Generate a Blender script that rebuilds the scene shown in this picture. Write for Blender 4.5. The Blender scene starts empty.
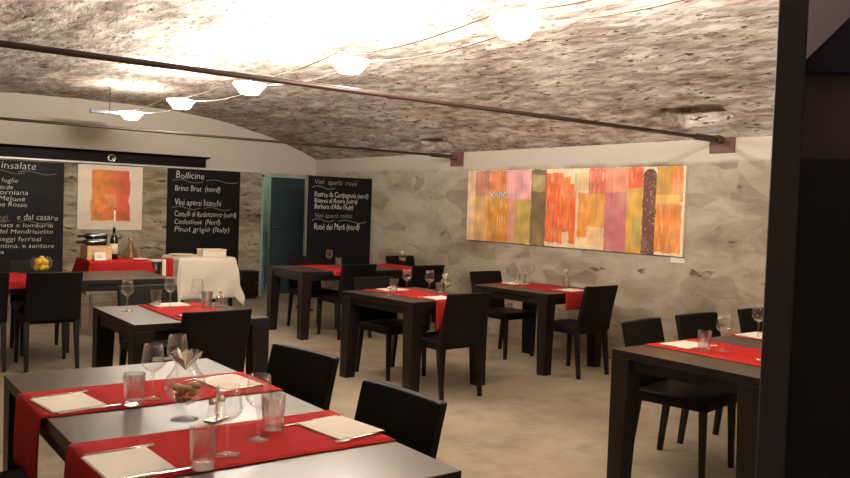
import bpy, bmesh, math, random
from math import sin, cos, pi, radians
from mathutils import Vector, Matrix, noise
random.seed(7)
SC = bpy.context.scene
COL = SC.collection
W, D, XL, YN = 6.6, 11.98, -0.9, -1.5      # right wall, back wall, left wall, near wall
SPR = 2.22                                  # springing height of the vault
EYE = Vector((0, 0, 1.5))

# ---------------------------------------------------------------- camera
FPX, YAW, PIT, ROL = 819.05, 0.638797, -0.0383676, 0.0345127
fwd = Vector((sin(YAW)*cos(PIT), cos(YAW)*cos(PIT), sin(PIT)))
r0 = Vector((cos(YAW), -sin(YAW), 0)); u0 = r0.cross(fwd)
rt = r0*cos(ROL)+u0*sin(ROL); up = -r0*sin(ROL)+u0*cos(ROL)
cd = bpy.data.cameras.new('camera'); cam = bpy.data.objects.new('camera', cd); COL.objects.link(cam)
m = Matrix((rt, up, -fwd)).transposed().to_4x4(); m.translation = EYE
cam.matrix_world = m
cd.sensor_width = 36; cd.lens = FPX*36/850; cd.clip_start = 0.02; cd.clip_end = 60
cd.shift_y = 0.0
SC.camera = cam
def ray(x, y): return fwd + rt*(x-425)/FPX - up*(y-239)/FPX
def onY(x, y, Y): d = ray(x, y); return EYE + d*(Y/d.y)
def onX(x, y, X): d = ray(x, y); return EYE + d*(X/d.x)

# ---------------------------------------------------------------- materials
def srgb(*c):
    f = lambda v: (v/255/12.92 if v/255 <= .04045 else ((v/255+.055)/1.055)**2.4)
    return tuple(f(v) for v in c)+(1,)
def mat(name, col, rough=.5, metal=0, spec=.5, bump=0, bscale=40, var=0, vscale=8, emit=None, estr=0, stretch=(1,1,1), sheen=0):
    M = bpy.data.materials.new(name); M.use_nodes = True
    n = M.node_tree.nodes; l = M.node_tree.links; b = n['Principled BSDF']
    b.inputs['Base Color'].default_value = col; b.inputs['Roughness'].default_value = rough
    b.inputs['Metallic'].default_value = metal; b.inputs['Specular IOR Level'].default_value = spec
    if sheen: b.inputs['Sheen Weight'].default_value = sheen
    if emit: b.inputs['Emission Color'].default_value = emit; b.inputs['Emission Strength'].default_value = estr
    tc = n.new('ShaderNodeTexCoord'); mp = n.new('ShaderNodeMapping'); mp.inputs['Scale'].default_value = stretch
    l.new(tc.outputs['Object'], mp.inputs['Vector'])
    if var:
        t = n.new('ShaderNodeTexNoise'); t.inputs['Scale'].default_value = vscale; t.inputs['Detail'].default_value = 5
        l.new(mp.outputs[0], t.inputs['Vector'])
        h = n.new('ShaderNodeMix'); h.data_type = 'RGBA'
        h.inputs[6].default_value = tuple(c*(1-var) for c in col[:3])+(1,)
        h.inputs[7].default_value = tuple(min(1, c*(1+var)) for c in col[:3])+(1,)
        l.new(t.outputs['Fac'], h.inputs[0]); l.new(h.outputs[2], b.inputs['Base Color'])
    if bump:
        t = n.new('ShaderNodeTexNoise'); t.inputs['Scale'].default_value = bscale; t.inputs['Detail'].default_value = 4
        l.new(mp.outputs[0], t.inputs['Vector'])
        u = n.new('ShaderNodeBump'); u.inputs['Strength'].default_value = bump; u.inputs['Distance'].default_value = .01
        l.new(t.outputs['Fac'], u.inputs['Height']); l.new(u.outputs[0], b.inputs['Normal'])
    return M
def ramp(n, l, src, stops):
    r = n.new('ShaderNodeValToRGB'); e = r.color_ramp.elements
    while len(e) < len(stops): e.new(.5)
    for i, (p, c) in enumerate(stops): e[i].position = p; e[i].color = c
    l.new(src, r.inputs[0]); return r
def mixc(n, l, fac, a, b, mode='MIX'):
    h = n.new('ShaderNodeMix'); h.data_type = 'RGBA'; h.blend_type = mode
    for k, v in ((0, fac), (6, a), (7, b)):
        if hasattr(v, 'links') or isinstance(v, bpy.types.NodeSocket): l.new(v, h.inputs[k])
        else: h.inputs[k].default_value = v
    return h.outputs[2]
def tex(n, l, kind, vec, scale, detail=5, rough=.55, dist=0):
    t = n.new('ShaderNodeTex'+kind); t.inputs['Scale'].default_value = scale
    if kind == 'Noise':
        t.inputs['Detail'].default_value = detail; t.inputs['Roughness'].default_value = rough; t.inputs['Distortion'].default_value = dist
    l.new(vec, t.inputs['Vector']); return t
def mapping(n, l, scale, warp=0):
    tc = n.new('ShaderNodeTexCoord'); mp = n.new('ShaderNodeMapping'); mp.inputs['Scale'].default_value = scale
    l.new(tc.outputs['Object'], mp.inputs['Vector'])
    if not warp: return mp.outputs[0]
    t = tex(n, l, 'Noise', mp.outputs[0], 1.7, 3)
    a = n.new('ShaderNodeVectorMath'); a.operation = 'MULTIPLY_ADD'; a.inputs[1].default_value = (warp,)*3
    l.new(t.outputs['Color'], a.inputs[0]); l.new(mp.outputs[0], a.inputs[2]); return a.outputs[0]
def stone(name, scale, cell, lime, mid, dark, cover, bump, warp=.6, plaster_z=None, plaster=None, rough=.9, cream=.55, vwarp=1):
    """mortared rubble: stretched cells, lime wash over most of them, dark joints and chips"""
    M = bpy.data.materials.new(name); M.use_nodes = True
    n = M.node_tree.nodes; l = M.node_tree.links; b = n['Principled BSDF']; b.inputs['Roughness'].default_value = rough
    b.inputs['Specular IOR Level'].default_value = .2
    v = mapping(n, l, scale, warp)
    vo = tex(n, l, 'Voronoi', v, cell); vo.inputs['Randomness'].default_value = 1
    ve = n.new('ShaderNodeTexVoronoi'); ve.feature = 'DISTANCE_TO_EDGE'; ve.inputs['Scale'].default_value = cell; l.new(v, ve.inputs['Vector'])
    big = tex(n, l, 'Noise', v, cell*.35, 6, .6)
    fine = tex(n, l, 'Noise', v, cell*2.6, 6, .7)
    sep = n.new('ShaderNodeSeparateColor'); l.new(vo.outputs['Color'], sep.inputs[0])
    c1 = ramp(n, l, sep.outputs[0], [(0, dark), (.35, mid), (1, lime)])
    m1 = ramp(n, l, big.outputs['Fac'], [(cover-.1, (0,0,0,1)), (cover+.1, (1,1,1,1))])
    col = mixc(n, l, m1.outputs[0], c1.outputs[0], lime)
    m2 = ramp(n, l, fine.outputs['Fac'], [(.3, tuple(x*.45 for x in mid[:3])+(1,)), (.5, (.8,.8,.8,1)), (.7, (1,1,1,1))])
    col = mixc(n, l, .75, col, m2.outputs[0], 'MULTIPLY')
    chips = ramp(n, l, sep.outputs[1], [(.0, (1,1,1,1)), (.06, (1,1,1,1)), (.09, (0,0,0,1))])
    col = mixc(n, l, chips.outputs[0], col, dark)
    e = ramp(n, l, ve.outputs['Distance'], [(0, (cream,)*3+(1,)), (.06, (1,1,1,1))])
    col = mixc(n, l, .8, col, e.outputs[0], 'MULTIPLY')
    hgt = n.new('ShaderNodeMath'); hgt.operation = 'MULTIPLY_ADD'; hgt.inputs[1].default_value = .55
    l.new(fine.outputs['Fac'], hgt.inputs[0])
    er = ramp(n, l, ve.outputs['Distance'], [(0, (0,0,0,1)), (.15, (.5,.5,.5,1))]); l.new(er.outputs[0], hgt.inputs[2])
    h = hgt.outputs[0]
    if plaster_z is not None:
        tc = n.new('ShaderNodeTexCoord'); s = n.new('ShaderNodeSeparateXYZ'); l.new(tc.outputs['Object'], s.inputs[0])
        pn = tex(n, l, 'Noise', tc.outputs['Object'], 3, 4)
        a = n.new('ShaderNodeMath'); a.operation = 'MULTIPLY_ADD'; a.inputs[1].default_value = .06; l.new(pn.outputs['Fac'], a.inputs[0]); l.new(s.outputs['Z'], a.inputs[2])
        pr = n.new('ShaderNodeMapRange'); pr.inputs['From Min'].default_value = plaster_z; pr.inputs['From Max'].default_value = plaster_z+.02
        l.new(a.outputs[0], pr.inputs['Value'])
        pl = tex(n, l, 'Noise', tc.outputs['Object'], 1.3, 5)
        pc = mixc(n, l, pl.outputs['Fac'], tuple(x*.82 for x in plaster[:3])+(1,), tuple(min(1,x*1.12) for x in plaster[:3])+(1,))
        col = mixc(n, l, pr.outputs[0], col, pc)
        hm = n.new('ShaderNodeMix'); l.new(pr.outputs[0], hm.inputs[0]); l.new(h, hm.inputs[2]); hm.inputs[3].default_value = .5; h = hm.outputs[0]
    l.new(col, b.inputs['Base Color'])
    u = n.new('ShaderNodeBump'); u.inputs['Strength'].default_value = bump; u.inputs['Distance'].default_value = .03
    l.new(h, u.inputs['Height']); l.new(u.outputs[0], b.inputs['Normal'])
    return M
def limed(name, scale, sc, lo, mid, hi, spot, bump, thr, plaster=None):
    """stone under a patchy lime wash: mottling, elongated bare stones and small dark holes"""
    M = bpy.data.materials.new(name); M.use_nodes = True
    n = M.node_tree.nodes; l = M.node_tree.links; b = n['Principled BSDF']; b.inputs['Roughness'].default_value = .9; b.inputs['Specular IOR Level'].default_value = .2
    v = mapping(n, l, scale, .25)
    a = tex(n, l, 'Noise', v, sc, 9, .68, .3); g = tex(n, l, 'Noise', v, sc*.28, 4, .5); sp = tex(n, l, 'Noise', v, sc*2.3, 3, .5)
    ad = n.new('ShaderNodeMath'); ad.operation = 'MULTIPLY_ADD'; ad.inputs[1].default_value = .45; l.new(g.outputs['Fac'], ad.inputs[0]); l.new(a.outputs['Fac'], ad.inputs[2])
    c = ramp(n, l, ad.outputs[0], [(.55, lo), (.70, mid), (.85, hi)])
    vo = tex(n, l, 'Voronoi', v, sc*1.9); se = n.new('ShaderNodeSeparateColor'); l.new(vo.outputs['Color'], se.inputs[0])
    st = ramp(n, l, se.outputs[0], [(0, (.58,.55,.52,1)), (.25, (.86,.85,.84,1)), (.5, (1,1,1,1))])
    col = mixc(n, l, .75, c.outputs[0], st.outputs[0], 'MULTIPLY')
    k = ramp(n, l, sp.outputs['Fac'], [(thr-.03, (0,0,0,1)), (thr+.03, (1,1,1,1))])
    col = mixc(n, l, k.outputs[0], col, spot)
    h = n.new('ShaderNodeMath'); h.operation = 'SUBTRACT'; l.new(a.outputs['Fac'], h.inputs[0]); l.new(k.outputs[0], h.inputs[1]); hh = h.outputs[0]
    if plaster:
        tc = n.new('ShaderNodeTexCoord'); s_ = n.new('ShaderNodeSeparateXYZ'); l.new(tc.outputs['Object'], s_.inputs[0])
        pn = tex(n, l, 'Noise', tc.outputs['Object'], 3, 4)
        q = n.new('ShaderNodeMath'); q.operation = 'MULTIPLY_ADD'; q.inputs[1].default_value = .08; l.new(pn.outputs['Fac'], q.inputs[0]); l.new(s_.outputs['Z'], q.inputs[2])
        pr = n.new('ShaderNodeMapRange'); pr.inputs['From Min'].default_value = plaster[0]; pr.inputs['From Max'].default_value = plaster[0]+.04
        l.new(q.outputs[0], pr.inputs['Value']); col = mixc(n, l, pr.outputs[0], col, plaster[1])
        hm = n.new('ShaderNodeMix'); l.new(pr.outputs[0], hm.inputs[0]); l.new(hh, hm.inputs[2]); hm.inputs[3].default_value = .5; hh = hm.outputs[0]
    l.new(col, b.inputs['Base Color'])
    u = n.new('ShaderNodeBump'); u.inputs['Strength'].default_value = bump; u.inputs['Distance'].default_value = .03
    l.new(hh, u.inputs['Height']); l.new(u.outputs[0], b.inputs['Normal'])
    return M
def floor_mat():
    M = bpy.data.materials.new('worn_concrete'); M.use_nodes = True
    n = M.node_tree.nodes; l = M.node_tree.links; b = n['Principled BSDF']; b.inputs['Roughness'].default_value = .55; b.inputs['Specular IOR Level'].default_value = .35
    v = mapping(n, l, (1,1,1)); a = tex(n, l, 'Noise', v, .9, 6, .6); f = tex(n, l, 'Noise', v, 3.2, 9, .72)
    c = ramp(n, l, a.outputs['Fac'], [(.3, srgb(132,121,104)), (.5, srgb(158,147,129)), (.72, srgb(178,168,152))])
    d = ramp(n, l, f.outputs['Fac'], [(.33, (.60,.58,.54,1)), (.5, (.95,.95,.95,1)), (.7, (1,1,1,1))])
    l.new(mixc(n, l, .8, c.outputs[0], d.outputs[0], 'MULTIPLY'), b.inputs['Base Color'])
    u = n.new('ShaderNodeBump'); u.inputs['Strength'].default_value = .15; u.inputs['Distance'].default_value = .01
    l.new(f.outputs['Fac'], u.inputs['Height']); l.new(u.outputs[0], b.inputs['Normal'])
    return M
def glass(name, tint=(1,1,1,1), solid=0, milk=.10, edge=.55):
    M = bpy.data.materials.new(name); M.use_nodes = True
    n = M.node_tree.nodes; l = M.node_tree.links; n.remove(n['Principled BSDF'])
    tr = n.new('ShaderNodeBsdfTransparent'); tr.inputs[0].default_value = tint
    gl = n.new('ShaderNodeBsdfGlossy'); gl.inputs['Roughness'].default_value = .04
    df = n.new('ShaderNodeBsdfTranslucent'); df.inputs[0].default_value = (.9,.9,.88,1)
    gg = n.new('ShaderNodeBsdfGlass'); gg.inputs['IOR'].default_value = 1.45; gg.inputs['Roughness'].default_value = .02
    lw = n.new('ShaderNodeLayerWeight'); lw.inputs['Blend'].default_value = .2
    mm = n.new('ShaderNodeMath'); mm.operation = 'MULTIPLY_ADD'; mm.inputs[1].default_value = edge; mm.inputs[2].default_value = .04; mm.use_clamp = True
    l.new(lw.outputs['Facing'], mm.inputs[0])
    dg = n.new('ShaderNodeMixShader'); dg.inputs[0].default_value = milk; l.new(gl.outputs[0], dg.inputs[1]); l.new(df.outputs[0], dg.inputs[2])
    bs = n.new('ShaderNodeMixShader'); bs.inputs[0].default_value = solid; l.new(tr.outputs[0], bs.inputs[1]); l.new(gg.outputs[0], bs.inputs[2])
    mx = n.new('ShaderNodeMixShader'); l.new(mm.outputs[0], mx.inputs[0]); l.new(bs.outputs[0], mx.inputs[1]); l.new(dg.outputs[0], mx.inputs[2])
    l.new(mx.outputs[0], n['Material Output'].inputs['Surface']); return M

M = {}
M['vault'] = limed('limed_vault_stone', (2.6, 1.0, 2.6), 4.0, srgb(136,117,103), srgb(184,168,152), srgb(222,212,198), srgb(92,74,62), .7, .655)
M['rubble'] = limed('plastered_rubble', (1, .55, 1.3), 2.4, srgb(136,122,104), srgb(164,151,132), srgb(178,167,150), srgb(104,90,76), .35, .70, (2.03, srgb(184,172,156)))
M['masonry'] = limed('coursed_masonry', (.8, 1, 2.8), 3.0, srgb(116,100,78), srgb(150,136,112), srgb(174,162,140), srgb(88,72,54), .8, .67, (1.98, srgb(186,174,158)))
M['floor'] = floor_mat()
M['plaster'] = mat('lime_plaster', srgb(190,178,162), .85, var=.06, vscale=1.5, bump=.2)
M['darkwall'] = mat('side_wall_plaster', srgb(150,138,124), .85, var=.08, vscale=2, bump=.3)
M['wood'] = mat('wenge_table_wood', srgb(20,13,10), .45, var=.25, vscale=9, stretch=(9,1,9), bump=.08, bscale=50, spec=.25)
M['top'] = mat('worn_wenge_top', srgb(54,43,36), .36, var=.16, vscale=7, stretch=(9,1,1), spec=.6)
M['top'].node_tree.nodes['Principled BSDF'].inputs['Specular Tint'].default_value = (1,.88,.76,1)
M['chair'] = mat('black_upholstery', srgb(13,10,9), .6, var=.15, vscale=30, bump=.12, bscale=220, spec=.14)
M['chairleg'] = mat('black_stained_leg', srgb(18,11,9), .45, var=.1, spec=.3)
M['red'] = mat('red_runner_cloth', srgb(168,40,38), .9, var=.07, vscale=5, bump=.3, bscale=320, spec=.1)
M['white'] = mat('white_linen', srgb(226,218,200), .85, var=.04, bump=.3, bscale=120, spec=.2)
M['paper'] = mat('napkin_paper', srgb(240,234,222), .85, var=.03, bump=.15, bscale=60, spec=.2)
M['steel'] = mat('polished_steel', srgb(205,198,188), .22, metal=1)
M['iron'] = mat('painted_iron_tie', srgb(66,48,40), .42, metal=.3, var=.25, vscale=25, spec=.6)
M['rust'] = mat('rusty_anchor_plate', srgb(96,66,52), .7, var=.3, vscale=20, bump=.4)
M['slate'] = mat('chalkboard_slate', srgb(13,11,12), .6, var=.25, vscale=3, spec=.2)
M['chalk'] = mat('white_chalk', srgb(232,226,214), .9)
M['chalkdim'] = mat('smeared_chalk', srgb(150,146,140), .9)
M['beam'] = mat('black_brown_beam', srgb(18,11,8), .6, var=.2, vscale=6, stretch=(1,9,9), spec=.12)
M['rail'] = mat('pale_metal_rail', srgb(206,200,190), .4, metal=.2)
M['teal'] = mat('teal_painted_door', srgb(24,46,50), .45, var=.1)
M['green'] = mat('pale_green_wall', srgb(150,166,146), .8, var=.08)
M['black'] = mat('black_paint', srgb(18,17,20), .4)
M['frame'] = mat('dark_grey_door_frame', srgb(58,55,64), .5, var=.12, vscale=60, stretch=(1,1,.05))
M['bottle'] = mat('dark_wine_bottle_glass', srgb(14,12,10), .12, spec=.8)
M['label'] = mat('cream_bottle_label', srgb(222,208,176), .7)
M['pine'] = mat('pine_crate_wood', srgb(206,170,120), .6, var=.15, vscale=8, stretch=(1,8,8))
M['greymetal'] = mat('grey_painted_metal', srgb(140,132,124), .4, metal=.3)
M['brass'] = mat('warm_metal', srgb(190,160,110), .3, metal=1)
M['canvas'] = mat('canvas_white', srgb(226,214,194), .8, bump=.2, bscale=200, var=.04)
M['lemon'] = mat('yellow_fruit', srgb(232,190,40), .5, var=.15, vscale=60)
M['fruit'] = mat('dried_fruit', srgb(182,146,92), .5, var=.6, vscale=36)
M['glass'] = glass('clear_glass', milk=.2, edge=.42)
M['amber'] = glass('amber_glass', (.96,.89,.78,1)); M['thick'] = glass('thick_glass', (1,1,1,1), .15, .45, .7)
M['tumbler'] = glass('moulded_glass', (1,1,1,1), .38, .12, .35)
M['lamp'] = mat('glowing_frosted_shade', srgb(255,240,220), .5, emit=srgb(255,236,212), estr=30)
M['blue'] = mat('blue_checked_sheet', srgb(120,160,182), .7, var=.5, vscale=14)
M['taupe'] = mat('taupe_reflection', srgb(104,94,98), .8); M['navy'] = mat('blue_black_reflection', srgb(30,28,58), .6); M['mauve'] = mat('pale_mauve_reflection', srgb(232,222,244), .85)  # tones of the blurred reflection in the near glass door, as flat colours
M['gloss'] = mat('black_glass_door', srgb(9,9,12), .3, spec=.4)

# ---------------------------------------------------------------- mesh helpers
def obj(name, bm, mt, parent=None, smooth=False, bevel=0, loc=None, seg=2):
    me = bpy.data.meshes.new(name); bmesh.ops.recalc_face_normals(bm, faces=bm.faces); bm.to_mesh(me); bm.free()
    for q in (mt if isinstance(mt, (list, tuple)) else [mt]): me.materials.append(q)
    if smooth: me.polygons.foreach_set('use_smooth', [True]*len(me.polygons))
    o = bpy.data.objects.new(name, me); COL.objects.link(o)
    if parent: o.parent = parent
    if loc: o.location = loc
    if bevel:
        b = o.modifiers.new('bevel', 'BEVEL'); b.width = bevel; b.segments = seg; b.limit_method = 'ANGLE'; b.angle_limit = .7
    return o
def box(bm, x0, x1, y0, y1, z0, z1, mi=0):
    v = [bm.verts.new(p) for p in ((x0,y0,z0),(x1,y0,z0),(x1,y1,z0),(x0,y1,z0),(x0,y0,z1),(x1,y0,z1),(x1,y1,z1),(x0,y1,z1))]
    for f in ((3,2,1,0),(4,5,6,7),(0,1,5,4),(1,2,6,5),(2,3,7,6),(3,0,4,7)):
        bm.faces.new([v[i] for i in f]).material_index = mi
    return v
def hexa(bm, bot, top):
    v = [bm.verts.new(p) for p in list(bot)+list(top)]
    for f in ((3,2,1,0),(4,5,6,7),(0,1,5,4),(1,2,6,5),(2,3,7,6),(3,0,4,7)): bm.faces.new([v[i] for i in f])
def lathe(bm, prof, seg=24, c=(0,0,0), closed=False, flute=0):
    rings = []
    for r, z in prof:
        if r < 1e-5: rings.append([bm.verts.new((c[0], c[1], c[2]+z))]); continue
        rings.append([bm.verts.new((c[0]+r*cos(2*pi*i/seg), c[1]+r*sin(2*pi*i/seg), c[2]+z)) for i in range(seg)])
    pairs = list(zip(rings, rings[1:]))
    if closed: pairs.append((rings[-1], rings[0]))
    for a, b in pairs:
        for i in range(seg):
            j = (i+1) % seg
            if len(a) == 1 and len(b) == 1: continue
            if len(a) == 1: bm.faces.new((a[0], b[i], b[j]))
            elif len(b) == 1: bm.faces.new((a[j], a[i], b[0]))
            else: bm.faces.new((a[i], b[i], b[j], a[j]))
def tube(bm, pts, r, seg=8, cap=True):
    pts = [Vector(p) for p in pts]; rings = []
    for i, p in enumerate(pts):
        t = (pts[min(i+1, len(pts)-1)]-pts[max(i-1, 0)]).normalized()
        a = t.cross(Vector((0,0,1))) if abs(t.z) < .95 else t.cross(Vector((0,1,0)))
        a.normalize(); b = t.cross(a); rr = r[i] if isinstance(r, (list, tuple)) else r
        rings.append([bm.verts.new(p+a*rr*cos(2*pi*k/seg)+b*rr*sin(2*pi*k/seg)) for k in range(seg)])
    for a, b in zip(rings, rings[1:]):
        for k in range(seg): bm.faces.new((a[k], a[(k+1)%seg], b[(k+1)%seg], b[k]))
    if cap: bm.faces.new(rings[0][::-1]); bm.faces.new(rings[-1])
def BM(): return bmesh.new()
def tag(o, label, cat, group=None, kind=None):
    if label: o['label'] = label
    if cat: o['category'] = cat
    if group: o['group'] = group
    if kind: o['kind'] = kind
    return o
def thing(name, label, cat, loc=(0,0,0), rz=0, group=None):
    o = bpy.data.objects.new(name, None); COL.objects.link(o); o.location = loc; o.rotation_euler = (0,0,rz); o.empty_display_size = .1
    return tag(o, label, cat, group)
def dup(root, loc, rz, label=None, group=None):
    r = root.copy(); COL.objects.link(r); r.location = loc; r.rotation_euler = (0,0,rz)
    if label: r['label'] = label
    if group: r['group'] = group
    for ch in list(root.children):
        c = ch.copy(); COL.objects.link(c); c.parent = r
        for g in list(ch.children):
            d = g.copy(); COL.objects.link(d); d.parent = c
    return r
PROTO = {}
def place(kind, maker, loc, rz, label, group):
    """first call builds the kind where it stands, later calls copy it with its parts"""
    if kind not in PROTO:
        o = maker(); PROTO[kind] = o; o.location = loc; o.rotation_euler = (0,0,rz); o['label'] = label
        if group: o['group'] = group
        return o
    return dup(PROTO[kind], loc, rz, label, group)
def struct(name, bm, mt, **k):
    o = obj(name, bm, mt, **k); o['kind'] = 'structure'; return o

# ---------------------------------------------------------------- room
bm = BM(); box(bm, XL-.3, W+.3, YN-.3, 14.2, -.2, 0); struct('floor', bm, M['floor'])
CX, HW = (XL+W)/2, (W-XL)/2
def vz(x): return SPR + .61*(1-min(1, abs((x-CX)/HW))**2.8)
def hit_vault(x, y):
    d = ray(x, y); t = .3
    while t < 30:
        p = EYE+d*t
        if p.z > vz(p.x) or p.x > W: return p
        t += .01
pk = [hit_vault(699, 116), hit_vault(438, 144)]
PD = BM(); nx, ny = 190, 330
grid = []
for j in range(ny+1):
    y = YN + (D+.1-YN)*j/ny; row = []
    for i in range(nx+1):
        x = XL + (W-XL)*i/nx; z = vz(x)
        edge = min(1, (W-x)/.15, (x-XL)/.15)
        p = Vector((x*5.2, y*1.9, z*2))
        h = noise.fractal(p, 1.1, 2.1, 3)*.008 + noise.noise(p*2.3)*.003
        c = noise.cell_vector(Vector((x*6+noise.noise(Vector((x,y,0)))*1.5, y*2.3, 0)))
        h += (c[0]-.5)*.006
        for q, (sx, sy, dd) in zip(pk, ((.14, .30, .24), (.11, .22, .18))):
            e = max(abs(x-q.x)/sx, abs(y-q.y)/sy)
            if e < 1: h += dd*min(1, (1-e)*4)
        row.append(PD.verts.new((x, y, z+h*max(0, edge))))
    grid.append(row)
for j in range(ny):
    for i in range(nx): PD.faces.new((grid[j][i], grid[j][i+1], grid[j+1][i+1], grid[j+1][i]))
struct('ceiling', PD, M['vault'], smooth=True)
bm = BM(); box(bm, W, W+.3, YN-.3, D, 0, 2.35)
struct('wall_right', bm, M['rubble'])
bm = BM(); box(bm, XL-.3, XL, YN-.3, D, 0, 2.35); struct('wall_left', bm, M['rubble'])
bm = BM(); box(bm, XL, W, YN-.3, YN, 0, 3.0); struct('wall_near', bm, M['rubble'])
DX0, DX1, DZ = 5.645, 6.44, 1.93
bm = BM(); box(bm, XL, DX0, D, D+.35, 0, 3.0); box(bm, DX1, W+.3, D, D+.35, 0, 3.0); box(bm, DX0, DX1, D, D+.35, DZ, 3.0)
bmesh.ops.remove_doubles(bm, verts=bm.verts, dist=1e-5); struct('wall_back', bm, M['masonry'])
# corridor behind the door
bm = BM(); box(bm, 4.9, 7.3, 13.9, 14.0, 0, 2.4); box(bm, 7.2, 7.3, D+.35, 13.9, 0, 2.4); box(bm, 4.8, 4.9, D+.35, 14, 0, 2.4)
struct('wall_corridor', bm, M['green'])
bm = BM(); box(bm, 4.8, 7.3, D+.35, 14, 2.4, 2.5); struct('ceiling_corridor', bm, M['plaster'])
# door leaf, ajar, hinged on the right
dr = bpy.data.objects.new('door_1', None); COL.objects.link(dr); dr['kind'] = 'structure'
bm = BM(); box(bm, -.56, 0, 0, .04, .02, 1.90); o = obj('door_leaf', bm, M['teal'], dr, bevel=.004)
bm = BM(); box(bm, -.48, -.08, -.006, .0, 1.05, 1.78); box(bm, -.48, -.08, -.006, 0, .15, .9); obj('door_panel', bm, M['teal'], dr, bevel=.004)
bm = BM(); tube(bm, [(-.53,0,1.1),(-.53,-.05,1.1)], .012); tube(bm, [(-.55,-.05,1.1),(-.43,-.05,1.1)], .010); obj('door_handle', bm, M['steel'], dr)
dr.location = (DX1-.02, D+.02, 0); dr.rotation_euler = (0,0,radians(-7))
bm = BM(); box(bm, DX0-.0, DX0+.035, D-.01, D+.1, 0, DZ); box(bm, DX1-.02, DX1+.02, D-.01, D+.02, 0, DZ); box(bm, DX0, DX1, D-.01, D+.1, DZ-.03, DZ+.01)
struct('trim_1', bm, M['green'])
t = thing('folding_screen', 'pale blue patterned panel leaning inside the open doorway', 'panel', (5.93, 12.75, 0))
bm = BM(); hexa(bm, [(-.16,-.02,0),(.16,-.02,0),(.16,.02,0),(-.16,.02,0)], [(-.08,.12,1.0),(.24,.12,1.0),(.24,.15,1.0),(-.08,.15,1.0)]); obj('panel', bm, M['blue'], t, bevel=.004)
bm = BM(); tube(bm, [(-.165,-.02,0),(-.085,.12,1.0)], .012); tube(bm, [(.165,-.02,0),(.245,.12,1.0)], .012); obj('frame', bm, M['black'], t)

# ---------------------------------------------------------------- beam, rail, ornament
t = thing('wall_beam', 'long black-brown wooden beam on the back wall above the blackboards', 'beam', ((XL+4.7)/2, D, 1.99))
x0, x1 = XL+.02-(XL+4.7)/2, 4.68-(XL+4.7)/2
bm = BM(); box(bm, x0, x1, -.10, 0, .0, .115); obj('beam_body', bm, M['beam'], t, bevel=.006)
bm = BM(); hexa(bm, [(x0,-.10,.115),(x1,-.10,.115),(x1,0,.115),(x0,0,.115)], [(x0,-.15,.15),(x1+.07,-.15,.15),(x1+.07,0,.15),(x0,0,.15)]); obj('cornice', bm, M['beam'], t, bevel=.004)
bm = BM(); box(bm, XL+.01, 5.6, D-.035, D, 1.955, 1.978); tag(obj('picture_rail', bm, M['rail'], bevel=.003), 'thin pale metal rail running along the back wall under the dark beam', 'rail')
p = onY(112, 158, D-.11)
t = thing('round_ornament', 'small round silver crescent ornament on the dark beam', 'ornament', (p.x, D-.102, p.z))
bm = BM(); lathe(bm, [(.058,0),(.058,.014),(.036,.014),(.036,0)], 28, closed=True); bmesh.ops.rotate(bm, verts=bm.verts, cent=(0,0,0), matrix=Matrix.Rotation(pi/2, 3, 'X')); obj('ring', bm, M['steel'], t, smooth=True)
bm = BM(); lathe(bm, [(0,0),(.022,0),(.018,.012),(0,.014)], 20, (.012,-.012,0)); bmesh.ops.rotate(bm, verts=bm.verts, cent=(0,0,0), matrix=Matrix.Rotation(pi/2, 3, 'X')); obj('disc', bm, M['steel'], t, smooth=True)

# ---------------------------------------------------------------- tie rods
def tie(Y, z, r, label, g='iron tie rods across the vault', zl=None):
    t = thing('tie_rod', label, 'tie rod', (CX, Y, z), 0, g)
    dz = (zl or z)-z
    bm = BM(); tube(bm, [(XL+.01-CX,0,dz),(W-.02-CX,0,0)], r, 12); obj('rod', bm, M['iron'], t, smooth=True)
    bm = BM(); tube(bm, [(W-.42-CX,0,0),(W-.03-CX,0,0)], r*1.8, 8); obj('end_sleeve', bm, M['iron'], t)
    bm = BM(); tube(bm, [(W-.10-CX,0,0),(W-.012-CX,0,0)], r*2.4, 6); obj('nut', bm, M['rust'], t)
    bm = BM(); box(bm, W-.014-CX, W-CX, -.14, .12, -.12, .12); obj('anchor_plate', bm, M['rust'], t, bevel=.003)
    bm = BM(); box(bm, XL-CX, XL+.014-CX, -.12, .12, -.12+dz, .12+dz); obj('anchor_plate', bm, M['rust'], t, bevel=.003)
a, b = onX(722, 140, W), onX(457, 157, W)
tie(a.y, a.z, .017, 'long dark iron tie rod crossing the whole room, nearest and thickest', zl=onY(0, 43, a.y).z)
tie(b.y, b.z, .014, 'thin dark iron tie rod farther back, in front of the pale end wall', zl=onY(0, 118, b.y).z)

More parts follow.
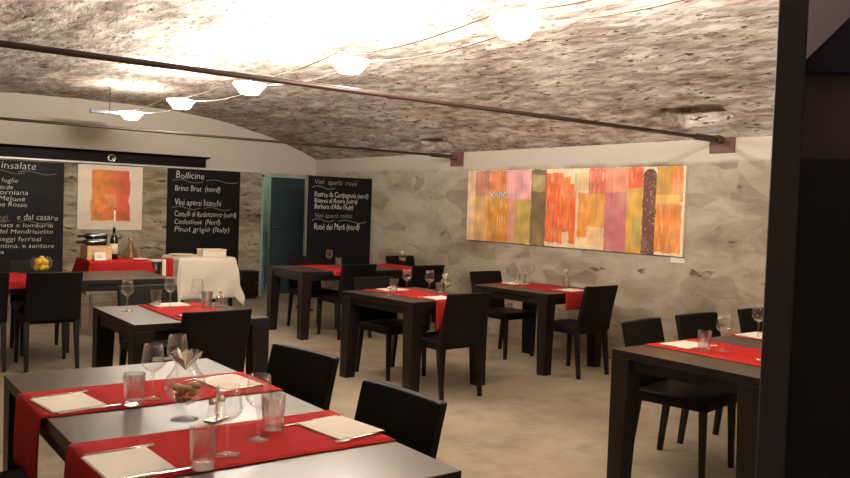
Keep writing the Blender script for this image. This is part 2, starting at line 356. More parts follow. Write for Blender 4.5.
# ---------------------------------------------------------------- ceiling lamps on cables
LX, LZ = 3.0, 2.43
YS = [10.0, 8.33, 6.66, 5.0, 3.3, 1.7, .2]
LN = ['farthest, over the back wall', 'second from the back wall', 'third from the back wall', 'fourth from the back wall', 'above the front table, fifth from the back wall', 'nearest to the front of the room', 'closest of all, over the entrance']
def lamp():
    t = thing('cable_lamp', '', 'lamp')
    bm = BM(); lathe(bm, [(0,0),(.075,0),(.08,.004),(.145,.085),(.138,.085),(.074,.010),(0,.010)], 24); obj('lamp_shade', bm, M['lamp'], t, smooth=True)
    bm = BM(); box(bm, -.16, .16, -.006, .006, .084, .094); obj('cross_bar', bm, M['steel'], t)
    return t
for y, nm in zip(YS, LN):
    place('lamp', lamp, (LX, y, LZ), 0, 'glowing bowl lamp on the ceiling cables, '+nm, 'cable lamps under the vault')
for s, nm in ((-1, 'left'), (1, 'right')):
    bm = BM(); pts = []
    ends = [10.35]+YS+[YN+.01]
    for a, b in zip(ends, ends[1:]):
        for k in range(6): pts.append((LX+s*.15, a+(b-a)*k/6, LZ+.094+.003-.05*sin(pi*k/6)))
    pts.append((LX+s*.15, ends[-1], LZ+.097))
    tag(obj('lamp_cable', (tube(bm, pts, .004, 6) or bm), M['steel']), 'thin sagging %s-hand cable that the ceiling lamps hang on' % nm, 'cable')
t = thing('cable_bracket', 'grey bar bracket holding the far ends of the lamp cables', 'bracket', (LX-.2, 10.36, LZ+.09))
bm = BM(); box(bm, -.18, .37, -.02, .02, -.02, .025); obj('bar', bm, M['black'], t, bevel=.004)
bm = BM(); tube(bm, [(.05,0,.02),(.05,0,vz(LX)-LZ-.06)], .005); obj('stem', bm, M['black'], t)
for y, en in zip(YS, (34, 105, 200, 340, 330, 190, 50)):
    L = bpy.data.lights.new('lamp_light', 'POINT'); L.shadow_soft_size = .07; L.energy = en; L.color = (1, .95, .885)
    o = bpy.data.objects.new('lamp_light', L); COL.objects.link(o); o.location = (LX, y, LZ+.13)
L = bpy.data.lights.new('corridor_light', 'POINT'); L.energy = 14; L.shadow_soft_size = .15; L.color = (.85,1,.9)
o = bpy.data.objects.new('corridor_light', L); COL.objects.link(o); o.location = (6.2, 13.3, 2.2)

# ---------------------------------------------------------------- blackboards
def text_mesh(s, parent, x0, x1, z0, z1, y, mt, slant=.12, italic=True):
    """one handwritten line filling x0..x1, z0..z1 in the board's own plane"""
    c = bpy.data.curves.new('t', 'FONT'); c.body = s; c.size = 1; c.shear = slant; c.resolution_u = 2; c.offset = -.012
    o = bpy.data.objects.new('t', c); COL.objects.link(o); bpy.context.view_layer.update()
    me = bpy.data.meshes.new_from_object(o.evaluated_get(bpy.context.evaluated_depsgraph_get()))
    COL.objects.unlink(o); bpy.data.objects.remove(o)
    xs = [v.co.x for v in me.vertices]; a, b = min(xs), max(xs); n = random.random()*50
    for v in me.vertices:
        u = (v.co.x-a)/(b-a); h = v.co.y/.72
        wob = noise.noise(Vector((u*len(s)*.45+n, 0, 0)))*.16
        v.co = Vector((x0+(x1-x0)*u, 0, z0+(z1-z0)*(h*(1+wob)+wob*.8)))
    bm = BM(); bm.from_mesh(me); bm.verts.ensure_lookup_table(); gap = .20*(x1-x0)/(b-a); seen = set(); isl = []
    for v in bm.verts:
        if v.index in seen: continue
        st = [v]; cur = []; seen.add(v.index)
        while st:
            w_ = st.pop(); cur.append(w_.index)
            for e in w_.link_edges:
                o_ = e.other_vert(w_)
                if o_.index not in seen: seen.add(o_.index); st.append(o_)
        xs = [bm.verts[i].co.x for i in cur]; isl.append((min(xs), max(xs), cur))
    isl.sort(key=lambda q: q[0]); words = []
    for lo, hi, ids in isl:
        if words and lo-words[-1][0] < gap: words[-1][0] = max(hi, words[-1][0]); words[-1][1].update(ids)
        else: words.append([hi, set(ids)])
    for _, ids in words:      # one mesh per written word
        c2 = bm.copy(); c2.verts.ensure_lookup_table(); bmesh.ops.delete(c2, geom=[v for v in c2.verts if v.index not in ids], context='VERTS')
        wm = bpy.data.meshes.new('word'); c2.to_mesh(wm); c2.free(); wm.materials.append(mt)
        q = bpy.data.objects.new('chalk_writing', wm); COL.objects.link(q); q.parent = parent; q.location = (0, y, 0)
        sl = q.modifiers.new('thick', 'SOLIDIFY'); sl.thickness = .001; sl.offset = 0
    bm.free()
def wave(parent, x0, x1, z, y, amp=.02, mt=None):
    bm = BM(); tube(bm, [(x0+(x1-x0)*k/24, y, z+amp*sin(2*pi*k/24)) for k in range(25)], .0035, 4); obj('chalk_line', bm, mt or M['chalkdim'], parent)
def board(label, X0, X1, Z0, Z1, Y, lines, waves, right=False, g='hand-lettered blackboards', stand=False):
    t = thing('blackboard', label, 'blackboard', ((X0+X1)/2, Y, 0), 0, g); cx = (X0+X1)/2
    bm = BM(); box(bm, X0-cx, X1-cx, -.02, 0, Z0, Z1); obj('panel', bm, M['slate'], t, bevel=.002)
    for s, xa, xb, ya, yb, mt in lines:
        yc = Y-.02; A = onY(xa, yb, yc); B = onY(xb, yb+.065*(xb-xa), yc); T = onY(xa, ya, yc)
        x_a, x_b = (A.x, B.x)
        text_mesh(s, t, x_a-cx, x_b-cx, A.z, T.z, -.0215, mt)
    for xa, xb, yy in waves:
        A = onY(xa, yy, Y-.02); B = onY(xb, yy+.065*(xb-xa), Y-.02); wave(t, A.x-cx, B.x-cx, A.z, -.0215)
    return t
c, cdm = M['chalk'], M['chalkdim']
board('blackboard cut by the left edge, headed insalate, salads and cheeses listed', 1.45, 2.705, .35, 1.935, D,
  [('Le insalate', -14, 36, 159.6, 167.3, c), ('insalata foglie', -25, 18, 176.2, 181, c), ('mista verde', -22, 13, 183, 188, c), ('Californiana', -18, 28, 188.2, 193.6, c),
   ('Con Melone', -20, 25, 194.6, 200, c), ('Tonno Rosso', -16, 27, 201, 206, c),
   ('I formaggi', -35, 8, 213, 219, cdm), ('e dal casaro', 17, 58, 213.4, 219.6, c), ('carne fumata e lombardi', -34, 53, 222, 226.5, c), ('e mozza del Mendrisiotto', -34, 53, 228.3, 233, c),
   ('misti caseggi ferrosi', -30, 41, 236, 241, c), ('bufala, Fontina, e sentore', -34, 54, 243, 248, c), ('casa', -20, 4, 250, 254, c)],
  [(-10, 25, 171), (18, 56, 172), (-30, 10, 220), (18, 50, 222)])
board('blackboard headed Bollicine behind the table with the white cloth', 4.135, 5.27, .3, 1.95, D,
  [('Bollicine', 176, 204, 171, 178, c), ('Brino Brut  (nord)', 175, 220, 184.5, 190.5, c), ('Vini aperti bianchi', 175, 221, 198.5, 205, c),
   ('Castelli di Redenzorro (nord)', 174.5, 236, 210.5, 216.2, c), ('Confessione  (Nord)', 174.5, 220, 218.5, 224, c), ('Pinot grigio (Italy)', 174.5, 229, 226, 231.5, c)],
  [(172, 203, 180.5), (206, 238, 181), (172, 200, 207.5), (204, 230, 208.5)])
t = board('freestanding blackboard headed Vini aperti rossi near the teal door', 5.52, 6.585, .42, 1.895, 10.25,
  [('Vini  aperti  rossi', 315, 357, 178.5, 184, cdm), ('Riserva da Campagnola (nord)', 314.5, 368, 191, 196.5, c), ('Riserva di Roero (nord)', 314.5, 357, 197.5, 202.5, c), ("Barbera d'Alba (Italy)", 314.5, 353, 203.5, 208.5, c),
   ('Vini aperti rosati', 315, 352, 212.5, 217.5, cdm), ('Rosé dei Merli (nord)', 314, 359, 223, 229.5, c)],
  [(312, 335, 187), (312, 334, 220), (338, 366, 221.5)])
bm = BM(); box(bm, -.53, -.49, 0, .04, 0, 1.9); obj('post', bm, M['black'], t); bm = BM(); box(bm, .49, .53, 0, .04, 0, 1.9); obj('post', bm, M['black'], t)
bm = BM(); box(bm, -.545, -.5325, -.025, .005, .42, 1.895); obj('edge_strip', bm, M['greymetal'], t)
for s in (-.51, .51):
    bm = BM(); box(bm, s-.02, s+.02, -.2, .25, 0, .03); obj('foot', bm, M['black'], t, bevel=.003)

# ---------------------------------------------------------------- paintings
def painted(name, label, w, h, loc, rz, fn, nu, nv, depth=.03, cat='painting'):
    t = thing(name, label, cat, loc, rz)
    bm = BM(); box(bm, -w/2, w/2, -depth, 0, -h/2, h/2); obj('canvas', bm, M['canvas'], t)
    bm = BM(); vs = [[bm.verts.new((-w/2+w*i/nu, -depth-.0015, -h/2+h*j/nv)) for i in range(nu+1)] for j in range(nv+1)]
    cl = bm.loops.layers.float_color.new('paint')
    for j in range(nv):
        for i in range(nu):
            f = bm.faces.new((vs[j][i], vs[j][i+1], vs[j+1][i+1], vs[j+1][i]))
            for lp in f.loops:
                u = (lp.vert.co.x+w/2)/w; v = (lp.vert.co.z+h/2)/h
                lp[cl] = fn(u, v)
    o = obj('painted_surface', bm, MP, t); return t
MP = bpy.data.materials.new('brushed_paint'); MP.use_nodes = True
_n = MP.node_tree.nodes; _l = MP.node_tree.links; at = _n.new('ShaderNodeVertexColor'); at.layer_name = 'paint'
_l.new(at.outputs[0], _n['Principled BSDF'].inputs['Base Color']); _n['Principled BSDF'].inputs['Roughness'].default_value = .6
_n['Principled BSDF'].inputs['Specular IOR Level'].default_value = .3
P0, P1 = onX(468.8, 171.2, W-.03), onX(686.5, 165.7, W-.03)      # left and right ends on the wall
def U(px): return (P0.y-onX(px, 200, W-.03).y)/(P0.y-P1.y)
CREAM = (236,212,178)
REG = [  # x0, x1 (px), v0, v1 (0 top .. 1 bottom), rgb
 (468, 475, 0, 1, (232,196,160)), (475, 490, 0, .36, (186,122,106)), (475, 490, .36, 1, (214,168,104)),
 (489, 506, 0, .30, (222,124,72)), (489, 507, .30, .38, (206,196,180)), (488, 509, .38, 1, (208,134,44)),
 (506, 531, 0, .40, (226,160,164)), (509, 516, .40, 1, (214,140,140)), (515, 531, .40, 1, (184,156,76)),
 (531, 546, 0, 1, (96,84,56)), (532, 545, .08, .3, (150,140,88)),
 (546, 563, .06, .95, (226,96,40)), (563, 570, .1, .8, (222,110,50)), (570, 576, .2, .95, (232,92,40)), (578, 590, .3, .86, (224,132,48)),
 (574, 588, .06, .28, (206,182,130)), (588, 606, 0, .32, (212,100,82)), (588, 605, .32, .72, (218,150,60)), (588, 604, .72, .95, (232,190,140)),
 (605, 629, 0, .34, (218,140,112)), (605, 628, .3, 1, (184,100,110)), (628, 643, 0, .24, (222,84,48)), (627, 643, .24, 1, (204,156,60)), (633, 641, .6, .9, (170,160,80)),
 (656, 672, 0, .32, (180,132,54)), (671, 683, 0, .4, (222,118,52)), (656, 680, .32, .42, (220,166,70)), (656, 682, .42, .97, (216,122,46)),
 (643, 656, .02, 1, (74,42,40)),
]
REG = [(U(a), U(b), c0, c1, q) for a, b, c0, c1, q in REG]
def abstract(u, v):
    vt = 1-v; n1 = noise.noise(Vector((u*30, vt*9, 0))); n2 = noise.noise(Vector((u*110, vt*5, 5)))
    uu = u+n1*.003; vv = vt+n1*.02
    c = CREAM; last = None
    for a, b, c0, c1, q in REG:
        if a <= uu < b and c0 <= vv < c1:
            if q == (74,42,40) and vv < .09 and ((uu-(a+b)/2)/((b-a)/2))**2+((.09-vv)/.07)**2 > 1: continue
            c = q
    k = 1+.07*n2+.15*noise.noise(Vector((u*22, vt*7, 9)))
    streak = noise.noise(Vector((u*230, vt*5, 20)))
    if c[0] > 200 and c[1] < 140 and streak > .30: c = tuple(.5*x+.5*y for x, y in zip(c, CREAM))
    if c == (74,42,40) and noise.noise(Vector((u*200, vt*30, 3))) > .35: c = (150,110,84)
    if c == (206,196,180) and sin(u*500)+sin(vt*90+u*300) > .4: c = (100,80,66)
    w_ = .16+max(0, .5*noise.noise(Vector((u*14, vt*4, 31))))
    c = tuple(x*(1-w_)+y*w_ for x, y in zip(c, (222,180,140)))
    return srgb(*[min(255, max(0, x*k)) for x in c])
pc = (P0+P1)/2; zt = P0.z*.5+P1.z*.5; zb = (onX(469.3, 239.8, W-.03).z+onX(685, 257, W-.03).z)/2
painted('abstract_painting', 'long orange, pink and ochre abstract canvas on the right wall', P0.y-P1.y, zt-zb, (W, pc.y, (zt+zb)/2), -pi/2, abstract, 420, 96)
q = onX(671, 257, W); bm = BM(); box(bm, W-.006, W, q.y-.16, q.y-.0, q.z-.05, q.z); tag(obj('caption_card', bm, M['canvas']), 'tiny white caption card below the right corner of the long painting', 'card')
def orange_sq(u, v):
    n0 = noise.noise(Vector((u*7, v*7, 1)))*.02; a = .20+n0; b = .795-n0; c0 = .14+n0; c1 = .93
    n1 = noise.fractal(Vector((u*5, v*5, 4)), 1, 2, 4)
    if a < u < b and c0 < v < c1:
        m_ = min(1, max(0, (u-.35)/.4+n1*.5)); base = [x*(1-m_)+y*m_ for x, y in zip((226,138,66), (210,92,66))]
        if .42 < u+.1*n1 < .6 and .35 < v < .55: base = [x*.75+y*.25 for x, y in zip(base, (255,225,190))]
        k = 1+.22*n1; return srgb(*[min(255, max(0, x*k)) for x in base])
    return srgb(*[x*(1+.03*n1) for x in (224,210,186)])
painted('watercolour_picture', 'square white canvas with one orange block, hung between two blackboards', .885, .905, (3.325, D, 1.485), 0, orange_sq, 90, 90, .025, 'picture')

# ---------------------------------------------------------------- chairs
def chair():
    t = thing('dining_chair', '', 'chair')
    hexes = []
    bm = BM(); box(bm, -.22, .22, -.215, .235, .395, .465); obj('seat', bm, M['chair'], t, bevel=.014, seg=3)
    # backrest: slightly curved slab that leans back
    bm = BM(); n, mz = 10, 5; F = []; B = []
    for j in range(mz+1):
        z = .42+(.845-.42)*j/mz; y0 = -.205-.085*(j/mz)**1.3; fr = []; br = []
        for i in range(n+1):
            x = -.222+.444*i/n; cv = -.018*(1-(2*i/n-1)**2)*(j/mz)
            fr.append(bm.verts.new((x, y0+cv, z))); br.append(bm.verts.new((x, y0+cv-.038, z)))
        F.append(fr); B.append(br)
    for j in range(mz):
        for i in range(n):
            bm.faces.new((F[j][i], F[j][i+1], F[j+1][i+1], F[j+1][i])); bm.faces.new((B[j][i+1], B[j][i], B[j+1][i], B[j+1][i+1]))
        bm.faces.new((B[j][0], F[j][0], F[j+1][0], B[j+1][0])); bm.faces.new((F[j][n], B[j][n], B[j+1][n], F[j+1][n]))
    for i in range(n):
        bm.faces.new((B[0][i], B[0][i+1], F[0][i+1], F[0][i])); bm.faces.new((F[mz][i], F[mz][i+1], B[mz][i+1], B[mz][i]))
    obj('backrest', bm, M['chair'], t, bevel=.008, smooth=False)
    def leg(x, y, dx, dy, w1=.04, w0=.028, zt=.41):
        bm = BM(); a, b = w0/2, w1/2
        hexa(bm, [(x+dx-a,y+dy-a,0),(x+dx+a,y+dy-a,0),(x+dx+a,y+dy+a,0),(x+dx-a,y+dy+a,0)], [(x-b,y-b,zt),(x+b,y-b,zt),(x+b,y+b,zt),(x-b,y+b,zt)])
        obj('leg', bm, M['chairleg'], t, bevel=.003)
    for s in (-1, 1): leg(s*.195, .205, s*.005, .012); leg(s*.198, -.2, s*.005, -.05, .044, .03, .43)
    return t
def C(x, y, deg, label, group): place('chair', chair, (x, y, 0), radians(deg), label, group)
C(1.45, 3.18, 100, 'black chair at the right side of the front table, the farther of the two', 'chairs at the front table')
C(1.375, 2.345, 94, 'black chair at the right side of the front table, the nearer of the two', 'chairs at the front table')
C(.42, 3.13, -90, 'black chair at the left side of the front table, under its far end', 'chairs at the front table')
C(.40, 2.35, -90, 'black chair at the left side of the front table, by the near place', 'chairs at the front table')
C(1.90, 4.95, 5, 'black chair with its back to us at the small left table', 'chairs at the small left table')
C(2.0, 5.87, 180, 'black chair on the far side of the small left table', 'chairs at the small left table')
C(4.07, 5.20, 3, 'black chair with its back to us at the middle table', 'chairs at the middle table')
C(4.13, 6.0, 183, 'black chair on the far side of the middle table', 'chairs at the middle table')
C(5.71, 5.30, 3, 'black chair with its back to us at the table below the painting', 'chairs at the table below the painting')
C(5.745, 6.30, 184, 'black chair on the far side of the table below the painting', 'chairs at the table below the painting')
C(4.19, 2.97, 190, 'black chair on the wall side of the right-hand table, nearest its left corner', 'chairs at the right-hand table')
C(4.80, 3.03, 181, 'black chair on the wall side of the right-hand table, middle one', 'chairs at the right-hand table')
C(5.55, 3.05, 180, 'black chair on the wall side of the right-hand table, cut by the dark door frame', 'chairs at the right-hand table')
C(4.85, 8.04, 0, 'black chair on the near side of the back table, left one by the red runner', 'chairs at the back table')
C(5.60, 7.76, 0, 'black chair on the near side of the back table, right one pulled out', 'chairs at the back table')
C(4.83, 8.72, 180, 'black chair on the far side of the back table, under the freestanding blackboard', 'chairs at the back table')
C(6.27, 8.69, 180, 'black chair on the far side of the back table, close to the right wall', 'chairs at the back table')
C(1.62, 7.72, 0, 'black chair with its back to us at the far left table, whole back in view', 'chairs at the far left table')
C(1.06, 7.80, 0, 'black chair at the far left table, cut by the left edge of the photo', 'chairs at the far left table')
C(1.72, 8.46, 180, 'black chair on the far side of the far left table, behind the lemon bowl', 'chairs at the far left table')

# ---------------------------------------------------------------- tables
TT = .75
def table(label, cx, cy, w, d, deg, along='x'):
    t = thing('dining_table', label, 'table', (cx, cy, 0), radians(deg), 'dark wood dining tables')
    hx, hy = w/2, d/2
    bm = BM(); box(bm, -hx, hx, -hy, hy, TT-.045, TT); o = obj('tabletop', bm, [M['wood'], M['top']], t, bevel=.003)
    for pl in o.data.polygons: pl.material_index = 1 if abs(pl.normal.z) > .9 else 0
    bm = BM(); k = .02
    for (a, b_, c_, d_) in ((-hx+k, hx-k, -hy+k, -hy+k+.025), (-hx+k, hx-k, hy-k-.025, hy-k), (-hx+k, -hx+k+.025, -hy+k+.025, hy-k-.025), (hx-k-.025, hx-k, -hy+k+.025, hy-k-.025)):
        box(bm, a, b_, c_, d_, TT-.045-.06, TT-.045)
    obj('apron', bm, M['wood'], t)
    for sx in (-1, 1):
        for sy in (-1, 1):
            x, y = sx*hx, sy*hy; a, b_ = .095, .12
            def q(s, z): return [(x, y, z), (x-sx*s, y, z), (x-sx*s, y-sy*s, z), (x, y-sy*s, z)]
            bm = BM(); hexa(bm, q(a, 0), q(b_, TT-.045)); obj('leg', bm, M['wood'], t, bevel=.003)
    return t
T1 = table('large dark wood table in the foreground set for four', 1.055, 2.75, .87, 1.92, 0)
T2 = table('small dark table on the left, just behind the front table', 1.935, 5.31, .87, .90, 0)
T3 = table('square dark table in the middle of the room with a red runner', 4.14, 5.70, .85, .95, 5)
T4 = table('square dark table below the long painting', 5.72, 5.80, .85, .95, 5)
T5 = table('long dark table at right, cut by the dark door frame', 4.77, 2.57, 2.40, .90, 0)
T6 = table('long dark table at the back near the teal door', 5.145, 8.39, 1.77, .87, 0)
T7 = table('long dark table at far left before the blackboards', 1.70, 8.06, 2.04, .88, 0)

def runner(label, cx, cy, width, length, deg, drop0=0, drop1=0, group='red cloth table runners'):
    """cloth strip along local Y, lying on the table and hanging over either end"""
    bm = BM(); nx_, pts = 10, []
    L = length; r = .012; s = -L/2-drop0; n = random.random()*90
    prof = []
    if drop0:
        for k in range(7): prof.append((-L/2-.006, TT-drop0+(drop0-.012)*k/7))
        prof.append((-L/2-.004, TT-.008))
    N = max(10, int(L/.04))
    for k in range(N+1): prof.append((-L/2+L*k/N, TT+.003))
    if drop1:
        prof.append((L/2+.004, TT-.008))
        for k in range(7): prof.append((L/2+.006, TT-.012-(drop1-.012)*(k+1)/7))
    rows = []
    for y, z in prof:
        row = []
        for i in range(nx_+1):
            x = -width/2+width*i/nx_
            wv = noise.noise(Vector((x*5+n, y*4, 0)))
            zz = z+(.0012*max(0, wv) if z > TT else 0); yy = y
            if z < TT-.02: yy += (-1 if y < 0 else 1)*(.004+.006*max(0, sin(x*24+n)))*min(1, (TT-z)/.15)
            row.append(bm.verts.new((x+.004*wv, yy, zz)))
        rows.append(row)
    for a, b in zip(rows, rows[1:]):
        for i in range(nx_): bm.faces.new((a[i], a[i+1], b[i+1], b[i]))
    o = obj('table_runner', bm, M['red'], smooth=True); o.location = (cx, cy, 0); o.rotation_euler = (0, 0, radians(deg))
    so = o.modifiers.new('thick', 'SOLIDIFY'); so.thickness = .002; so.offset = 0
    tag(o, label, 'table runner', group); return o
RT = TT+.0045
runner('red runner across the front table, the farther one under the fruit carafe', 1.05, 3.13, .40, .89, 90, .02, .24)
runner('red runner across the front table, the nearest one', 1.05, 2.35, .43, .89, 89, .0, .20)
runner('red runner on the small left table hanging over its near edge', 2.0, 5.31, .42, .90, 0, .22, .1)
runner('red runner on the middle table hanging over its near edge', 4.18, 5.70, .45, .95, 5, .24, .05)
runner('red runner on the table below the painting, hanging at the near end', 5.77, 5.80, .45, .95, 5, .16, .05)
runner('red runner on the right-hand table, left one of the pair', 4.10, 2.57, .50, .90, 0, .1, .05)
runner('red runner on the right-hand table, right one of the pair', 4.90, 2.57, .45, .90, 0, .1, .05)
runner('red runner on the back table, left one near the teal door', 4.86, 8.39, .42, .87, 0, .05, .05)
runner('red runner on the back table, right one close to the wall', 5.80, 8.39, .42, .87, 0, .05, .05)
runner('red runner on the far left table, cut by the edge of the photo', 1.33, 8.06, .42, .88, 0, .06, .05)

# ---------------------------------------------------------------- tableware
def tumbler():
    t = thing('water_tumbler', '', 'glass')
    bm = BM(); lathe(bm, [(0,0),(.032,0),(.034,.004),(.037,.055),(.0405,.113),(.0385,.113),(.0345,.055),(.0305,.018),(0,.016)], 20)
    for v in bm.verts:   # vertical facets on the lower half
        r = math.hypot(v.co.x, v.co.y)
        if r > .025 and .003 < v.co.z < .06:
            a = math.atan2(v.co.y, v.co.x); k = 1-.07*(.5+.5*cos(a*10)); v.co.x *= k; v.co.y *= k
    obj('glass_body', bm, M['tumbler'], t, smooth=False)
    bm = BM(); lathe(bm, [(0,.0005),(.0302,.0005),(.0292,.0115),(0,.0125)], 20); obj('thick_base', bm, M['thick'], t, smooth=False)
    return t
def wineglass():
    t = thing('wine_glass', '', 'glass')
    bm = BM(); lathe(bm, [(0,.096),(.010,.099),(.028,.112),(.0415,.128),(.0425,.138),(.038,.172),(.0335,.205),(.0325,.205),(.037,.172),(.041,.137),(.040,.130),(.027,.1145),(.009,.102),(0,.100)], 24); obj('bowl', bm, M['glass'], t, smooth=True)
    bm = BM(); lathe(bm, [(.0052,.008),(.0042,.03),(.004,.075),(.008,.097)], 10); obj('stem', bm, M['thick'], t, smooth=True)
    bm = BM(); lathe(bm, [(0,0),(.037,0),(.038,.0025),(.012,.006),(.0045,.010),(0,.010)], 24); obj('foot', bm, M['thick'], t, smooth=True)
    return t
def carafe():
    t = thing('stemmed_carafe', '', 'carafe')
    bm = BM(); lathe(bm, [(0,.052),(.03,.056),(.062,.082),(.071,.115),(.064,.145),(.044,.170),(.034,.192),(.036,.215),(.045,.235),(.043,.235),(.034,.215),(.032,.192),(.042,.169),(.061,.144),(.068,.115),(.060,.084),(.028,.060),(0,.056)], 28); obj('bowl', bm, M['glass'], t, smooth=True)
    bm = BM(); lathe(bm, [(0,0),(.046,0),(.047,.003),(.016,.008),(.007,.016),(.006,.040),(.012,.053),(0,.054)], 24); obj('foot', bm, M['glass'], t, smooth=True)
    return t
def napkin_tuft():
    t = thing('folded_napkin', '', 'napkin')
    bm = BM()
    for k in range(5):
        a = k*1.26+.9; h = .060+.016*(k % 2); r1 = .026 if k % 2 else .048
        p = [(.0,.0,0), (r1*cos(a-.5), r1*sin(a-.5), h*.8), (r1*1.15*cos(a), r1*1.15*sin(a), h), (r1*cos(a+.5), r1*sin(a+.5), h*.72)]
        v = [bm.verts.new(Vector(x)) for x in p]; bm.faces.new((v[0], v[1], v[2])); bm.faces.new((v[0], v[2], v[3]))
    o = obj('tissue', bm, M['white'], t); s = o.modifiers.new('thick', 'SOLIDIFY'); s.thickness = .0015
    return t
def fruitmesh(name, mt, label, loc, seed, level=.05):
    random.seed(seed); bm = BM()
    for k in range(30):
        a = random.random()*6.28; zz = .008+level*random.random(); rmax = .026+.018*(zz/.05)
        r = rmax*math.sqrt(random.random()); s = .009+.006*random.random()
        mx = Matrix.Translation((r*cos(a), r*sin(a), zz)) @ Matrix.Rotation(a*2, 4, 'X') @ Matrix.Diagonal((1.25, .9, .75, 1))
        bmesh.ops.create_icosphere(bm, subdivisions=2, radius=s, matrix=mx)
    for v in bm.verts: v.co += v.co.normalized()*.0018*noise.noise(v.co*90)
    o = obj(name, bm, mt, smooth=True); o.location = loc; tag(o, label, 'fruit', None, 'stuff')
def flatnap():
    t = thing('place_napkin', '', 'napkin')
    bm = BM(); n = 8
    for k, (w, d, z) in enumerate(((.185,.235,.0015), (.181,.229,.004))):
        rows = []
        for s in (-.0012, .0012):
            rows.append([[bm.verts.new((-w/2+w*i/n+.001*k, -d/2+d*j/n, z+s+.0009*(1+noise.noise(Vector((i*.5, j*.5, k*3)))) )) for i in range(n+1)] for j in range(n+1)])
        A, B = rows
        for j in range(n):
            for i in range(n):
                bm.faces.new((A[j][i], A[j+1][i], A[j+1][i+1], A[j][i+1])); bm.faces.new((B[j][i], B[j][i+1], B[j+1][i+1], B[j+1][i]))
            bm.faces.new((A[j][0], B[j][0], B[j+1][0], A[j+1][0])); bm.faces.new((A[j][n], A[j+1][n], B[j+1][n], B[j][n]))
        for i in range(n): bm.faces.new((A[0][i], A[0][i+1], B[0][i+1], B[0][i])); bm.faces.new((A[n][i], B[n][i], B[n][i+1], A[n][i+1]))
    obj('folded_sheet', bm, M['paper'], t); return t
def knife():
    t = thing('table_knife', '', 'knife')
    bm = BM(); hexa(bm, [(-.0085,-.11,.0),(.0085,-.11,.0),(.007,.0,.0),(-.007,.0,.0)], [(-.007,-.11,.006),(.007,-.11,.006),(.006,.0,.006),(-.006,.0,.006)]); obj('handle', bm, M['steel'], t, bevel=.001)
    bm = BM(); lo = [(-.006,0),(.006,0),(.010,.05),(.009,.09),(.001,.115),(-.006,.09)]
    a = [bm.verts.new((x, y, .002)) for x, y in lo]; b = [bm.verts.new((x, y, .0035)) for x, y in lo]
    bm.faces.new(a[::-1]); bm.faces.new(b)
    for i in range(6): bm.faces.new((a[i], a[(i+1)%6], b[(i+1)%6], b[i]))
    obj('blade', bm, M['steel'], t); return t
def fork():
    t = thing('table_fork', '', 'fork')
    bm = BM(); tube(bm, [(0,-.10,.004),(0,-.04,.005),(0,.03,.006),(0,.045,.004)], [.005,.0035,.0025,.004], 8); obj('handle', bm, M['steel'], t, smooth=True)
    bm = BM()
    for i in range(4): tube(bm, [(-.009+.006*i,.055,.004),(-.009+.006*i,.075,.004),(-.009+.006*i,.10,.007)], [.0018,.0016,.0008], 6)
    box(bm, -.011, .011, .043, .058, .003, .0055); obj('tines', bm, M['steel'], t); return t
def shakers():
    t = thing('cruet_set', '', 'cruet set')
    bm = BM(); box(bm, -.045, .045, -.022, .022, 0, .006); tube(bm, [(0,0,.005),(0,0,.10)], .0025); lathe(bm, [(.012,.098),(.012,.104),(.008,.104),(.008,.098)], 12, closed=True); obj('stand', bm, M['steel'], t)
    for s in (-1, 1):
        bm = BM(); lathe(bm, [(0,.0065),(.017,.0065),(.019,.02),(.013,.05),(.011,.058),(0,.058)], 14, (s*.024,0,0)); j = obj('jar', bm, M['glass'], t, smooth=True)
        bm = BM(); lathe(bm, [(.0125,.0585),(.0125,.07),(.006,.078),(0,.079)], 14, (s*.024,0,0)); obj('lid', bm, M['steel'], j, smooth=True)
    return t
GW, GT, GN, GK, GF = 'wine glasses on the tables', 'water tumblers on the tables', 'folded paper napkins at the places', 'knives at the places', 'forks at the places'
def wine(x, y, l, z=RT): place('wine', wineglass, (x, y, z), random.random(), 'stemmed wine glass '+l, GW)
def tumb(x, y, l, z=RT): place('tumb', tumbler, (x, y, z), random.random(), 'faceted water tumbler '+l, GT)
def setting(x, y, deg, where, k=1, kn=True, fk=True):
    """napkin with knife and fork; deg turns the diner's forward direction from +Y"""
    a = radians(deg); f = Vector((-sin(a), cos(a), 0)); r = Vector((cos(a), sin(a), 0)); p = Vector((x, y, 0))
    place('nap', flatnap, (x, y, RT), a+pi/2, 'white folded paper napkin '+where, GN)
    if kn: q = p+r*.127+f*.03; place('knife', knife, (q.x, q.y, RT), a, 'steel knife beside the napkin '+where, GK)
    if fk: q = p-r*.127+f*.02; place('fork', fork, (q.x, q.y, RT), a, 'steel fork beside the napkin '+where, GF)
# front table
setting(.725, 3.09, -83, 'at the far left place of the front table')
setting(.70, 2.30, -88, 'at the near left place of the front table')
setting(1.36, 3.14, 95, 'at the far right place of the front table')
setting(1.405, 2.325, 97, 'at the near right place of the front table')
tumb(.92, 2.965, 'at the far left place of the front table'); tumb(.865, 2.165, 'at the near left place of the front table'); tumb(1.205, 2.425, 'at the near right place of the front table')
wine(1.005, 3.02, 'at the far left place of the front table'); wine(1.155, 3.185, 'at the far right place of the front table, behind the carafe')
wine(.97, 2.245, 'at the near left place of the front table'); wine(1.115, 2.345, 'at the near right place of the front table')
place('carafe', carafe, (1.01, 2.70, TT), 0, 'stemmed glass carafe with brown dried fruit in the middle of the front table', 'stemmed glass carafes on the tables')
fruitmesh('dried_fruit', M['fruit'], 'brown dried fruit pieces inside the front table carafe', (1.01, 2.70, TT+.062), 3)
place('tuft', napkin_tuft, (1.01, 2.70, TT+.170), .3, 'white tissue stuffed in the neck of the front table carafe', 'tissues in the carafe necks')
place('shakers', shakers, (1.10, 2.64, TT), .5, 'small glass salt and pepper set beside the front table carafe', 'salt and pepper sets')
